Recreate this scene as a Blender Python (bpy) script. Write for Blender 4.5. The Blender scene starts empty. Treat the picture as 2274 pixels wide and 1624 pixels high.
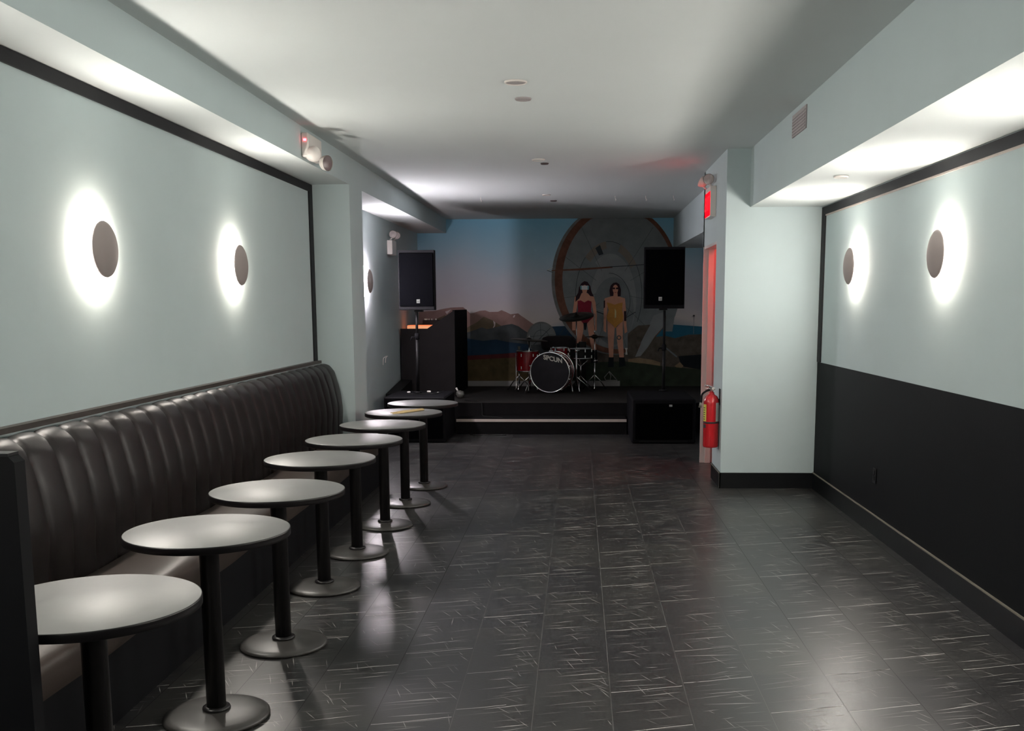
import bpy, math, random
from mathutils import Vector, Matrix
random.seed(7)
PI = math.pi
sc = bpy.context.scene
COL = sc.collection

# ------------------------------------------------------------------ materials
def mat(name, col, rough=0.5, metal=0.0, spec=0.5, noise=0.0, nscale=20, bump=0.0, bscale=60, emit=None, estr=0.0, coat=0.0):
    m = bpy.data.materials.new(name); m.use_nodes = True
    nt = m.node_tree; b = nt.nodes['Principled BSDF']
    b.inputs['Base Color'].default_value = (*col, 1)
    b.inputs['Roughness'].default_value = rough
    b.inputs['Metallic'].default_value = metal
    b.inputs['Specular IOR Level'].default_value = spec
    b.inputs['Coat Weight'].default_value = coat
    if emit:
        b.inputs['Emission Color'].default_value = (*emit, 1); b.inputs['Emission Strength'].default_value = estr
    tc = nt.nodes.new('ShaderNodeTexCoord')
    if noise:
        n = nt.nodes.new('ShaderNodeTexNoise'); n.inputs['Scale'].default_value = nscale; n.inputs['Detail'].default_value = 4
        nt.links.new(tc.outputs['Object'], n.inputs['Vector'])
        mx = nt.nodes.new('ShaderNodeMix'); mx.data_type = 'RGBA'
        mx.inputs['A'].default_value = (*[c * (1 - noise) for c in col], 1)
        mx.inputs['B'].default_value = (*[min(1, c * (1 + noise)) for c in col], 1)
        nt.links.new(n.outputs['Fac'], mx.inputs['Factor']); nt.links.new(mx.outputs['Result'], b.inputs['Base Color'])
    if bump:
        n2 = nt.nodes.new('ShaderNodeTexNoise'); n2.inputs['Scale'].default_value = bscale; n2.inputs['Detail'].default_value = 3
        nt.links.new(tc.outputs['Object'], n2.inputs['Vector'])
        bp = nt.nodes.new('ShaderNodeBump'); bp.inputs['Strength'].default_value = bump; bp.inputs['Distance'].default_value = 0.002
        nt.links.new(n2.outputs['Fac'], bp.inputs['Height']); nt.links.new(bp.outputs['Normal'], b.inputs['Normal'])
    return m

M = {}
M['paint'] = mat('pale_green_wall_paint', (.49, .575, .585), .9, spec=.15, noise=.03, nscale=3, bump=.08, bscale=90)
M['ceil'] = mat('off_white_ceiling_paint', (.64, .685, .68), .9, spec=.1, noise=.02, nscale=2)
M['black_paint'] = mat('black_wainscot_paint', (.0045, .0055, .0065), .6, spec=.12, noise=.15, nscale=4, bump=.1)
M['trim'] = mat('charcoal_trim_paint', (.016, .0165, .019), .6, spec=.2, noise=.2, nscale=12)
M['base'] = mat('black_baseboard_gloss', (.006, .007, .008), .35, spec=.25, noise=.2, nscale=8)
M['caulk'] = mat('tan_caulk_line', (.20, .18, .145), .6)
M['pinkframe'] = mat('door_frame_paint', (.62, .56, .54), .45)
M['redroom'] = mat('niche_wall_paint', (.55, .50, .48), .7)
M['stage'] = mat('stage_black_felt', (.008, .0075, .008), .9, spec=.1, noise=.35, nscale=9, bump=.3, bscale=200)
M['stagetop'] = mat('stage_top_worn_black', (.026, .024, .022), .7, spec=.2, noise=.4, nscale=6, bump=.2)
M['strip'] = mat('step_pale_edging', (.48, .42, .38), .6, noise=.15, nscale=20)
M['laminate'] = mat('charcoal_laminate', (.135, .136, .132), .47, spec=1.0, noise=.05, nscale=40)
M['edge'] = mat('black_table_edging', (.008, .007, .008), .35)
M['powder'] = mat('black_powder_coat', (.013, .012, .013), .32)
M['cast'] = mat('cast_iron_base', (.05, .048, .045), .38, noise=.25, nscale=15)
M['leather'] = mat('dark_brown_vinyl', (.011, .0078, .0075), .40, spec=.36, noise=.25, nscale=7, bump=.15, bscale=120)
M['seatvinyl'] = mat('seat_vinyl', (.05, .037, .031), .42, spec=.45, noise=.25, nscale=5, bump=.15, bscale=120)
M['panel'] = mat('end_panel_paint', (.0055, .006, .0075), .6, spec=.15, noise=.2, nscale=5)
M['shade'] = mat('sconce_plaster', (.34, .295, .285), .7, spec=.2)
M['spk'] = mat('speaker_grille_black', (.0016, .0017, .0024), .9, spec=.02, noise=.4, nscale=120, bump=.3, bscale=400)
M['spkcase'] = mat('speaker_case_black', (.006, .006, .0075), .7, spec=.12, bump=.2, bscale=250)
M['badge'] = mat('badge_silver', (.5, .5, .48), .35, metal=.3)
M['dbadge'] = mat('dull_badge', (.10, .11, .10), .5)
M['steel'] = mat('black_steel_tube', (.008, .008, .009), .5, spec=.25)
M['chrome'] = mat('chrome', (.85, .83, .82), .16, metal=1.0)
M['red'] = mat('red_drum_lacquer', (.20, .004, .008), .2, coat=.5)
M['head'] = mat('black_drumhead', (.016, .0155, .019), .6, spec=.2, noise=.35, nscale=8)
M['cymbal'] = mat('dark_cymbal', (.03, .024, .016), .35, metal=.7)
M['velvet'] = mat('throne_velvet', (.010, .006, .008), .9, bump=.5, bscale=90)
M['logo'] = mat('drum_logo_print', (.58, .57, .50), .5)
M['booth'] = mat('booth_dark_grey', (.021, .019, .0195), .8, spec=.1, noise=.2, nscale=5)
M['boothside'] = mat('booth_side_black', (.003, .0035, .005), .8, spec=.05)
M['white'] = mat('white_plastic', (.72, .68, .64), .4)
M['lens'] = mat('lamp_lens_glass', (.20, .155, .155), .25, spec=.6)
M['lens2'] = mat('clear_lamp_lens', (.48, .42, .41), .15, spec=.6)
M['led'] = mat('red_indicator', (.5, .02, .03), .3, emit=(1, .05, .07), estr=2.5)
M['exit'] = mat('exit_sign_red_face', (.3, .0, .005), .6, spec=.05, emit=(1, .0, .004), estr=.5)
M['exitlet'] = mat('exit_sign_lettering', (.5, .02, .02), .6, spec=.05, emit=(1, .006, .012), estr=.6)
M['extred'] = mat('extinguisher_red', (.50, .012, .018), .25, coat=.4)
M['yellow'] = mat('yellow_label', (.62, .58, .10), .5)
M['print'] = mat('label_print_black', (.02, .02, .02), .6)
M['wood'] = mat('drumstick_wood', (.62, .46, .22), .5, noise=.15, nscale=30)
M['orange'] = mat('controller_case_lamplit', (.75, .16, .05), .45, emit=(1, .22, .07), estr=.12)  # orange lamplight put into the colour, with a slight added glow
M['orange2'] = mat('controller_front_lamplit', (.75, .33, .14), .45, emit=(1, .42, .2), estr=.09)  # paler lamplight on the front, also put into colour and glow
M['gear'] = mat('mixer_black', (.006, .006, .006), .6, spec=.2)
M['glassy'] = mat('milky_glass', (.15, .15, .135), .3)
M['cable'] = mat('black_cable', (.015, .015, .015), .5)
M['dgrille'] = mat('grille_grey_pink', (.36, .33, .33), .6, noise=.2, nscale=200)
M['ddark'] = mat('dark_disc', (.08, .06, .06), .5)
M['wood_rail'] = mat('dark_rail_wood', (.05, .04, .036), .45, noise=.4, nscale=20)
M['ledge'] = mat('pale_skirting', (.30, .29, .28), .6, noise=.1, nscale=4)

# sconce light materials (warm and slightly violet)
def emis(name, col, s):
    m = bpy.data.materials.new(name); m.use_nodes = True; nt = m.node_tree
    for n in list(nt.nodes): nt.nodes.remove(n)
    e = nt.nodes.new('ShaderNodeEmission'); o = nt.nodes.new('ShaderNodeOutputMaterial')
    e.inputs['Color'].default_value = (*col, 1); e.inputs['Strength'].default_value = s
    nt.links.new(e.outputs[0], o.inputs[0]); return m
HALO_S, LAMP_S = 22.0, 19.0
M['glow'] = emis('added_halo_light', (1, .92, .84), HALO_S)  # glow of the added plate that imitates lit wall around a sconce
M['lamp'] = emis('sconce_lamp_light', (1, .87, .73), LAMP_S)
M['glow3'] = emis('added_halo_violet', (1, .90, .96), HALO_S * 2.3)  # same added halo glow, tinted and stronger, for the stage sconce
M['lamp3'] = emis('sconce_lamp_violet', (1, .84, .92), LAMP_S * 2.4)
M['redlamp'] = emis('red_bulb', (1, .045, .03), 70)

# floor material: per-tile tone, roughness variation
def floor_mat():
    m = bpy.data.materials.new('black_stone_tile'); m.use_nodes = True; nt = m.node_tree; b = nt.nodes['Principled BSDF']
    tc = nt.nodes.new('ShaderNodeTexCoord'); mp = nt.nodes.new('ShaderNodeMapping')
    mp.inputs['Location'].default_value = (-.136 / .3125 + 20, 20, 0); mp.inputs['Scale'].default_value = (1 / .3125, 1 / .625, 1)
    nt.links.new(tc.outputs['Object'], mp.inputs['Vector'])
    fl = nt.nodes.new('ShaderNodeVectorMath'); fl.operation = 'FLOOR'; nt.links.new(mp.outputs[0], fl.inputs[0])
    wn = nt.nodes.new('ShaderNodeTexWhiteNoise'); wn.noise_dimensions = '2D'; nt.links.new(fl.outputs[0], wn.inputs['Vector'])
    n = nt.nodes.new('ShaderNodeTexNoise'); n.inputs['Scale'].default_value = 5; n.inputs['Detail'].default_value = 6
    nt.links.new(tc.outputs['Object'], n.inputs['Vector'])
    a = nt.nodes.new('ShaderNodeMix'); a.data_type = 'RGBA'; a.inputs['A'].default_value = (.026, .026, .028, 1); a.inputs['B'].default_value = (.040, .040, .038, 1)
    nt.links.new(wn.outputs['Value'], a.inputs['Factor'])
    c = nt.nodes.new('ShaderNodeMix'); c.data_type = 'RGBA'; c.blend_type = 'MULTIPLY'; c.inputs['Factor'].default_value = .6
    cr = nt.nodes.new('ShaderNodeValToRGB'); cr.color_ramp.elements[0].position = .3; cr.color_ramp.elements[0].color = (.6, .6, .62, 1)
    cr.color_ramp.elements[1].position = .75; cr.color_ramp.elements[1].color = (1.3, 1.27, 1.22, 1)
    nt.links.new(n.outputs['Fac'], cr.inputs[0]); nt.links.new(a.outputs['Result'], c.inputs['A']); nt.links.new(cr.outputs[0], c.inputs['B'])
    nt.links.new(c.outputs['Result'], b.inputs['Base Color'])
    mr = nt.nodes.new('ShaderNodeMapRange'); mr.inputs['To Min'].default_value = .27; mr.inputs['To Max'].default_value = .38
    nt.links.new(n.outputs['Fac'], mr.inputs['Value']); nt.links.new(mr.outputs[0], b.inputs['Roughness'])
    n2 = nt.nodes.new('ShaderNodeTexNoise'); n2.inputs['Scale'].default_value = 70; nt.links.new(tc.outputs['Object'], n2.inputs['Vector'])
    bp = nt.nodes.new('ShaderNodeBump'); bp.inputs['Strength'].default_value = .12; bp.inputs['Distance'].default_value = .002
    nt.links.new(n2.outputs['Fac'], bp.inputs['Height']); nt.links.new(bp.outputs[0], b.inputs['Normal'])
    b.inputs['Specular IOR Level'].default_value = .5
    return m
M['floor'] = floor_mat()
M['vein1'] = mat('stone_vein_bright', (.66, .64, .61), .5)
M['vein2'] = mat('stone_vein_mid', (.40, .39, .37), .5)
M['vein3'] = mat('stone_vein_faint', (.22, .215, .21), .5)
M['joint'] = mat('tile_joint', (.016, .016, .016), .6)
M['jointl'] = mat('tile_joint_light', (.15, .147, .14), .6)

# ------------------------------------------------------------------ mesh builder
class MB:
    def __init__(s): s.v = []; s.f = []; s.m = []; s.sm = []
    def add(s, vs, fs, mi=0, smooth=False):
        o = len(s.v); s.v += [tuple(v) for v in vs]
        for f in fs: s.f.append([i + o for i in f]); s.m.append(mi); s.sm.append(smooth)
        return s
    def box(s, x0, x1, y0, y1, z0, z1, mi=0):
        v = [(x, y, z) for x in (x0, x1) for y in (y0, y1) for z in (z0, z1)]
        return s.add(v, [(0, 1, 3, 2), (4, 6, 7, 5), (0, 4, 5, 1), (2, 3, 7, 6), (0, 2, 6, 4), (1, 5, 7, 3)], mi)
    def bbox(s, x0, x1, y0, y1, z0, z1, r=.01, mi=0):
        """box with chamfered vertical and horizontal edges"""
        xs = (x0, x0 + r, x1 - r, x1); ys = (y0, y0 + r, y1 - r, y1)
        def ring(z, i):
            a0, a1 = (x0, x1) if i else (x0 + r, x1 - r); b0, b1 = (y0, y1) if i else (y0 + r, y1 - r)
            rr = r if i else r * .5
            return [(a0 + rr, b0, z), (a1 - rr, b0, z), (a1, b0 + rr, z), (a1, b1 - rr, z), (a1 - rr, b1, z), (a0 + rr, b1, z), (a0, b1 - rr, z), (a0, b0 + rr, z)]
        R = ring(z0, 0) + ring(z0 + r, 1) + ring(z1 - r, 1) + ring(z1, 0)
        fs = [tuple(range(7, -1, -1)), tuple(range(24, 32))]
        for k in range(3):
            for i in range(8):
                j = (i + 1) % 8; fs.append((k * 8 + i, k * 8 + j, k * 8 + 8 + j, k * 8 + 8 + i))
        return s.add(R, fs, mi)
    def prism(s, pts, a0, a1, axis='z', mi=0):
        n = len(pts)
        def P(p, a): return {'z': (p[0], p[1], a), 'y': (p[0], a, p[1]), 'x': (a, p[0], p[1])}[axis]
        v = [P(p, a0) for p in pts] + [P(p, a1) for p in pts]
        return s.add(v, [tuple(range(n))[::-1], tuple(range(n, 2 * n))] + [(i, (i + 1) % n, n + (i + 1) % n, n + i) for i in range(n)], mi)
    def cyl(s, p, q, r1, r2=None, n=20, mi=0, cap=True):
        r2 = r1 if r2 is None else r2
        p, q = Vector(p), Vector(q); d = (q - p).normalized(); a = d.orthogonal().normalized(); b = d.cross(a)
        v = [p + (a * math.cos(t) + b * math.sin(t)) * r1 for t in [2 * PI * i / n for i in range(n)]]
        v += [q + (a * math.cos(t) + b * math.sin(t)) * r2 for t in [2 * PI * i / n for i in range(n)]]
        s.add(v, [(i, (i + 1) % n, n + (i + 1) % n, n + i) for i in range(n)], mi, True)
        if cap: s.add(v, [tuple(range(n))[::-1], tuple(range(n, 2 * n))], mi)
        return s
    def lathe(s, prof, c=(0, 0, 0), ax=(0, 0, 1), n=32, mi=0):
        c = Vector(c); d = Vector(ax).normalized(); a = d.orthogonal().normalized(); b = d.cross(a)
        v = []; k = len(prof)
        for r, h in prof:
            for i in range(n):
                t = 2 * PI * i / n; v.append(c + d * h + (a * math.cos(t) + b * math.sin(t)) * max(r, 1e-4))
        s.add(v, [(j * n + i, j * n + (i + 1) % n, (j + 1) * n + (i + 1) % n, (j + 1) * n + i) for j in range(k - 1) for i in range(n)], mi, True)
        return s
    def tube(s, path, r, n=8, mi=0):
        P = [Vector(p) for p in path]; v = []; up = None
        for i, p in enumerate(P):
            d = (P[min(i + 1, len(P) - 1)] - P[max(i - 1, 0)]).normalized()
            if up is None: up = d.orthogonal().normalized()
            a = (up - d * up.dot(d)).normalized(); up = a; b = d.cross(a)
            v += [p + (a * math.cos(2 * PI * k / n) + b * math.sin(2 * PI * k / n)) * r for k in range(n)]
        L = len(P)
        s.add(v, [(i * n + k, i * n + (k + 1) % n, (i + 1) * n + (k + 1) % n, (i + 1) * n + k) for i in range(L - 1) for k in range(n)], mi, True)
        s.add(v, [tuple(range(n))[::-1], tuple(range((L - 1) * n, L * n))], mi); return s
    def build(s, name, mats, parent=None, loc=None):
        me = bpy.data.meshes.new(name); me.from_pydata(s.v, [], s.f)
        for m in (mats if isinstance(mats, (list, tuple)) else [mats]): me.materials.append(m)
        me.polygons.foreach_set('material_index', s.m); me.polygons.foreach_set('use_smooth', s.sm)
        me.update()
        import bmesh
        bm = bmesh.new(); bm.from_mesh(me); bmesh.ops.remove_doubles(bm, verts=bm.verts, dist=1e-6)
        bmesh.ops.recalc_face_normals(bm, faces=bm.faces); bm.to_mesh(me); bm.free()
        o = bpy.data.objects.new(name, me); COL.objects.link(o)
        if parent is not None: o.parent = parent
        if loc: o.location = loc
        return o

def thing(name, label, cat, loc=(0, 0, 0), rotz=0, group=None):
    o = bpy.data.objects.new(name, None); COL.objects.link(o); o.empty_display_size = .05
    o.location = loc; o.rotation_euler = (0, 0, rotz); o['label'] = label; o['category'] = cat
    if group: o['group'] = group
    return o
def tag(o, label, cat, group=None):
    o['label'] = label; o['category'] = cat
    if group: o['group'] = group
    return o
def struct(o): o['kind'] = 'structure'; return o
def dup(root, loc, rotz, label):
    r = root.copy(); COL.objects.link(r); r.location = loc; r.rotation_euler = (0, 0, rotz); r['label'] = label
    for ch in list(root.children):
        c = ch.copy(); COL.objects.link(c); c.parent = r
        for g in list(ch.children):
            d = g.copy(); COL.objects.link(d); d.parent = c
    return r
def textobj(name, body, size, mtl, parent, mtx, ext=.001, shear=0.0, bold=0.0, sx=1.0):
    cu = bpy.data.curves.new(name, 'FONT'); cu.body = body; cu.size = size; cu.extrude = ext; cu.align_x = 'CENTER'; cu.align_y = 'CENTER'
    cu.shear = shear; cu.offset = bold
    t = bpy.data.objects.new(name, cu); COL.objects.link(t); dg = bpy.context.evaluated_depsgraph_get()
    me = bpy.data.meshes.new_from_object(t.evaluated_get(dg)); bpy.data.objects.remove(t); bpy.data.curves.remove(cu)
    me.transform(Matrix.Scale(sx, 4, (1, 0, 0))); me.transform(mtx); me.materials.clear(); me.materials.append(mtl)
    o = bpy.data.objects.new(name, me); COL.objects.link(o); o.parent = parent; return o

# ------------------------------------------------------------------ room shell
FY0, YM = -3.0, 16.05
ZC = 2.90
# floor with veins
fb = MB(); fb.add([(-2.7, FY0 - .1, 0), (2.9, FY0 - .1, 0), (2.9, YM + .1, 0), (-2.7, YM + .1, 0)], [(0, 1, 2, 3)], 0)
fb.add([(-2.7, FY0 - .1, -.1), (2.9, FY0 - .1, -.1), (2.9, YM + .1, -.1), (-2.7, YM + .1, -.1)], [(3, 2, 1, 0)], 0)
TW = .3125
def seg(x0, y0, x1, y1, w, mi, z=.0006):
    dx, dy = x1 - x0, y1 - y0; L = math.hypot(dx, dy)
    if L < 1e-4: return
    nx, ny = -dy / L * w / 2, dx / L * w / 2; mx, my = x0 + dx * .55, y0 + dy * .55
    fb.add([(x0, y0, z), (mx - nx, my - ny, z), (x1, y1, z), (mx + nx, my + ny, z)], [(0, 1, 2, 3)], mi)
k0 = -9
for k in range(k0, 8):
    xl = .136 + TW * k
    # joint line down the room
    fb.add([(xl - .0011, FY0, .0005), (xl + .0011, FY0, .0005), (xl + .0011, 13, .0005), (xl - .0011, 13, .0005)], [(0, 1, 2, 3)], 4 if (k >= 3 or k < -2) else 5)
    if xl > 2.1 or xl < -2.3: continue
    rr = random.Random(100 + k)
    off = {1: 5.09, 2: 5.18, 3: 4.38, 4: 4.6}.get(k, rr.uniform(4, 5)) - .824 * 4
    y = off
    while y < 12.8:      # the strong vein that crosses a whole tile
        if y > 1.5:
            pts = [(xl + .004, y), (xl + .1, y + .022), (xl + .2, y + .055), (xl + TW - .006, y + .085)]
            cut = rr.choice([0, 0, 0, 1, 2])
            for a, b in list(zip(pts, pts[1:]))[:3 - cut]:
                nx = .0020 if cut == 0 else .0014
                fb.add([(a[0], a[1] - nx, .0006), (b[0], b[1] - nx, .0006), (b[0], b[1] + nx, .0006), (a[0], a[1] + nx, .0006)], [(0, 1, 2, 3)], 1 if cut < 2 else 2)
        y += .824 if rr.random() < .7 else .41
    y = 1.5
    while y < 12.8:      # finer veins
        for q_ in range(8):
            u = max(0.01, rr.uniform(-.15, .68)) * TW; L = rr.uniform(.06, .30); L = min(L, (TW - u) - .004)
            yy = y + (q_ + rr.uniform(0, .9)) * .0375; a = math.radians(rr.gauss(15, 5)); x0 = xl + u
            kind = rr.random(); mi = 1 if kind < .14 else (2 if kind < .5 else 3)
            w = .0042 if mi == 1 else .0036
            seg(x0, yy, x0 + L * math.cos(a), yy + L * math.sin(a), w, mi)
            if rr.random() < .55:   # oblique branch
                bx = x0 + L * math.cos(a) * rr.uniform(.1, .9); by = yy + L * math.sin(a) * .5
                ba = math.radians(rr.gauss(-62, 9)); bl = rr.uniform(.03, .15)
                ex = bx + bl * math.cos(ba); ex = min(ex, xl + TW - .003)
                seg(bx, by, ex, by + bl * math.sin(ba), .0032, rr.choice([2, 2, 3]))
        y += .3
struct(fb.build('floor', [M['floor'], M['vein1'], M['vein2'], M['vein3'], M['joint'], M['jointl']]))
struct(MB().box(-2.7, 2.9, FY0 - .1, YM + .1, ZC, ZC + .1).build('ceiling', M['ceil']))
# left walls
struct(MB().box(-2.56, -2.36, FY0, 9.28, 0, ZC).build('wall_left', M['paint']))
struct(MB().box(-2.56, -2.02, 9.28, 9.82, 0, 2.66).build('wall_left_pier', M['paint']))
struct(MB().prism([(-2.42, 9.82), (-2.466, YM), (-2.60, YM), (-2.60, 9.82)], 0, ZC).build('wall_left_recess', M['paint']))
# right walls
struct(MB().prism([(2.067, 9.06), (2.155, FY0), (2.36, FY0), (2.36, 9.06)], 0, ZC).build('wall_right', M['paint']))
struct(MB().box(1.25, 2.8, 9.06, 9.64, 0, ZC).build('wall_right_pier', M['paint']))
struct(MB().box(1.25, 1.37, 9.64, 10.66, 2.17, ZC).build('wall_right_lintel', M['paint']))
w = MB().box(1.255, 2.8, 10.58, 10.67, 0, 2.17); w.box(1.25, 2.8, 10.58, 10.67, 2.17, ZC)
struct(w.build('wall_right_return', M['paint']))
struct(MB().box(2.62, 2.8, 9.64, 10.58, 0, ZC).build('wall_right_niche', M['redroom']))
struct(MB().box(2.4, 2.8, 10.67, YM, 0, ZC).build('wall_right_stage', M['paint']))
struct(MB().box(-2.7, 2.9, YM, YM + .12, 0, ZC).build('wall_back', M['paint']))
struct(MB().box(-2.7, 2.9, FY0 - .12, FY0, 0, ZC).build('wall_front', M['paint']))
# soffits
def soff(name, x0, x1, ya, yb, za, zb):
    b = MB(); v = [(x0, ya, za), (x1, ya, za), (x1, yb, zb), (x0, yb, zb), (x0, ya, ZC), (x1, ya, ZC), (x1, yb, ZC), (x0, yb, ZC)]
    b.add(v, [(0, 1, 2, 3)], 1); b.add(v, [(1, 2, 6, 5), (0, 3, 7, 4), (0, 1, 5, 4), (2, 3, 7, 6), (4, 5, 6, 7)], 0)
    return struct(b.build(name, [M['paint'], M['ceil']]))
soff('ceiling_soffit_left', -2.5, -2.02, FY0, 9.82, 2.655, 2.66)
soff('ceiling_soffit_left_stage', -2.55, -2.02, 9.82, YM, 2.66, 2.695)
soff('ceiling_soffit_right', 1.45, 2.3, FY0, 9.06, 2.41, 2.418)
soff('ceiling_soffit_right_stage', 1.43, 2.4, 10.67, YM, 2.42, 2.45)
# black trims
b = MB().box(-2.36, -2.348, FY0, 9.28, 2.592, 2.655); b.box(-2.36, -2.348, 9.17, 9.28, 1.1, 2.592)
struct(b.build('trim_left', M['trim']))
def rx(y): return 2.067 + (9.06 - y) * (2.155 - 2.067) / 12.06
b = MB().prism([(rx(FY0) - .012, FY0), (rx(FY0), FY0), (rx(9.06), 9.06), (rx(9.06) - .012, 9.06)], 2.345, 2.409)
b.prism([(rx(8.95) - .012, 8.95), (rx(8.95), 8.95), (rx(9.06), 9.06), (rx(9.06) - .012, 9.06)], 1.11, 2.345)
b.prism([(rx(FY0) - .008, FY0), (rx(FY0), FY0), (rx(8.95), 8.95), (rx(8.95) - .008, 8.95)], 2.333, 2.345, mi=1)
struct(b.build('trim_right', [M['trim'], M['strip']]))
struct(MB().prism([(rx(FY0) - .006, FY0), (rx(FY0), FY0), (rx(9.06), 9.06), (rx(9.06) - .006, 9.06)], .14, 1.108).build('wall_right_wainscot', M['black_paint']))
b = MB().prism([(rx(FY0) - .018, FY0), (rx(FY0), FY0), (rx(9.06), 9.06), (rx(9.06) - .018, 9.06)], 0, .135)
b.prism([(rx(FY0) - .018, FY0), (rx(FY0), FY0), (rx(9.06), 9.06), (rx(9.06) - .018, 9.06)], .135, .142, mi=1)
struct(b.build('baseboard_right', [M['base'], M['caulk']]))
b = MB().box(1.24, 2.05, 9.045, 9.06, 0, .137); b.box(1.238, 1.25, 9.045, 9.62, 0, .137)
b.box(1.236, 1.2365, 9.045, 9.62, .130, .139, 1); b.box(1.2375, 1.2385, 9.0445, 9.046, 0, .137, 1)
struct(b.build('baseboard_right_pier', [M['base'], M['caulk']]))
# door opening
b = MB().box(1.243, 1.345, 10.555, 10.58, 0, 2.17); b.box(1.29, 1.345, 10.53, 10.555, 0, 2.17)
b.box(1.25, 1.37, 9.64, 10.555, 2.145, 2.17); b.box(1.25, 1.37, 9.64, 9.655, 0, 2.145)
struct(b.build('door_1', M['pinkframe']))
struct(MB().box(-1.74, .64, YM - .03, YM - .006, .362, .442).build('baseboard_back', M['ledge']))

# ------------------------------------------------------------------ mural
def mu(px, py): return ((px - 1285.3) * .00687, 2.131 - (py - 600) * .00685 - (px - 1225) * 3.4e-5)
mur = MB(); mmats = []; mlayer = [0]
def mcol(name, c, n=.25, ns=6): mmats.append(mat('mural_' + name, tuple(min(.85, k * 1.9) for k in c), .85, spec=.05, noise=n, nscale=ns)); return len(mmats) - 1
def sky_mat():
    m = bpy.data.materials.new('mural_sky'); m.use_nodes = True; nt = m.node_tree; b = nt.nodes['Principled BSDF']
    tc = nt.nodes.new('ShaderNodeTexCoord'); sp = nt.nodes.new('ShaderNodeSeparateXYZ'); mr = nt.nodes.new('ShaderNodeMapRange')
    nt.links.new(tc.outputs['Object'], sp.inputs[0])
    mr.inputs['From Min'].default_value = 1.2; mr.inputs['From Max'].default_value = 2.9
    nz = nt.nodes.new('ShaderNodeTexNoise'); nz.inputs['Scale'].default_value = 1.1; nt.links.new(tc.outputs['Object'], nz.inputs['Vector'])
    ad = nt.nodes.new('ShaderNodeMath'); ad.operation = 'MULTIPLY_ADD'; ad.inputs[1].default_value = .5
    nt.links.new(nz.outputs['Fac'], ad.inputs[0]); nt.links.new(sp.outputs['Z'], ad.inputs[2])
    sb = nt.nodes.new('ShaderNodeMath'); sb.operation = 'SUBTRACT'; sb.inputs[1].default_value = .25
    nt.links.new(ad.outputs[0], sb.inputs[0]); nt.links.new(sb.outputs[0], mr.inputs['Value'])
    cr = nt.nodes.new('ShaderNodeValToRGB'); e = cr.color_ramp.elements
    e[0].position = 0; e[0].color = (.26, .33, .40, 1); e[1].position = 1; e[1].color = (.30, .62, .82, 1)
    for p, c in ((.10, (.74, .66, .64)), (.3, (.68, .64, .71)), (.5, (.62, .67, .76)), (.72, (.44, .66, .80))):
        x = e.new(p); x.color = (*c, 1)
    nt.links.new(mr.outputs[0], cr.inputs[0]); nt.links.new(cr.outputs[0], b.inputs['Base Color'])
    b.inputs['Roughness'].default_value = .75; b.inputs['Specular IOR Level'].default_value = .15
    return m
def mpoly(pts, mi):
    mlayer[0] += 1; y = YM - .004 - mlayer[0] * .00025
    P = [mu(*p) for p in pts]
    mur.add([(p[0], y, p[1]) for p in P], [tuple(range(len(P)))], mi)
def mell(cx, cy, rx_, ry_, mi, a0=0, a1=360, top=None, n=48, rot=0):
    pts = []
    for i in range(n + (a1 - a0 < 360)):
        t = math.radians(a0 + (a1 - a0) * i / n); x, y = rx_ * math.cos(t), ry_ * math.sin(t)
        c, s = math.cos(rot), math.sin(rot); px, py = cx + x * c - y * s, cy + x * s + y * c
        if top is not None: py = max(py, top)
        pts.append((px, py))
    mpoly(pts, mi)
def mline(x0, y0, x1, y1, w, mi):
    L = math.hypot(x1 - x0, y1 - y0); nx, ny = -(y1 - y0) / L * w / 2, (x1 - x0) / L * w / 2
    mpoly([(x0 + nx, y0 + ny), (x1 + nx, y1 + ny), (x1 - nx, y1 - ny), (x0 - nx, y0 - ny)], mi)
def marc(cx, cy, rx_, ry_, w, mi, a0, a1, top=486.5, n=40):
    """ring segment"""
    o, q = [], []
    for i in range(n + 1):
        t = math.radians(a0 + (a1 - a0) * i / n)
        o.append((cx + rx_ * math.cos(t), max(top, cy + ry_ * math.sin(t)))); q.append((cx + (rx_ - w) * math.cos(t), max(top, cy + (ry_ - w) * math.sin(t))))
    mlayer[0] += 1; y = YM - .004 - mlayer[0] * .00025
    P = [mu(*p) for p in o + q]
    mur.add([(p[0], y, p[1]) for p in P], [(i, i + 1, n + 2 + i, n + 1 + i) for i in range(n)], mi)
mmats.append(sky_mat()); SKY = 0
c_mtn = mcol('mountain_pink', (.20, .125, .115), .4, 5); c_mt2 = mcol('mountain_olive', (.105, .080, .055), .4, 6); c_dark = mcol('mountain_shadow', (.052, .058, .062), .5, 7)
c_blue = mcol('valley_blue', (.016, .032, .055), .4, 4); c_grass = mcol('grass_brown', (.060, .046, .024), .6, 9); c_redb = mcol('field_red', (.065, .018, .018), .4, 9)
c_hill = mcol('far_hill_blue', (.02, .085, .135), .2, 5); c_rock = mcol('rocky_ground', (.065, .055, .045), .7, 12); c_dgr = mcol('dark_grass', (.022, .028, .020), .6, 8)
c_dish = mcol('dish_grey', (.125, .135, .140), .25, 7); c_dish2 = mcol('dish_light_grey', (.165, .17, .175), .2, 7); c_dish3 = mcol('dish_panel', (.14, .12, .105), .2, 7)
c_rim = mcol('dish_rust_rim', (.095, .045, .032), .5, 14); c_rimg = mcol('dish_rim_edge', (.12, .12, .12), .4, 14); c_ln = mcol('thin_dark_line', (.03, .035, .04), .1)
c_skin = mcol('skin', (.40, .20, .14), .12, 20); c_hair = mcol('hair', (.028, .016, .020), .2, 20); c_red = mcol('red_leotard', (.17, .018, .030), .2, 30)
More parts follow.
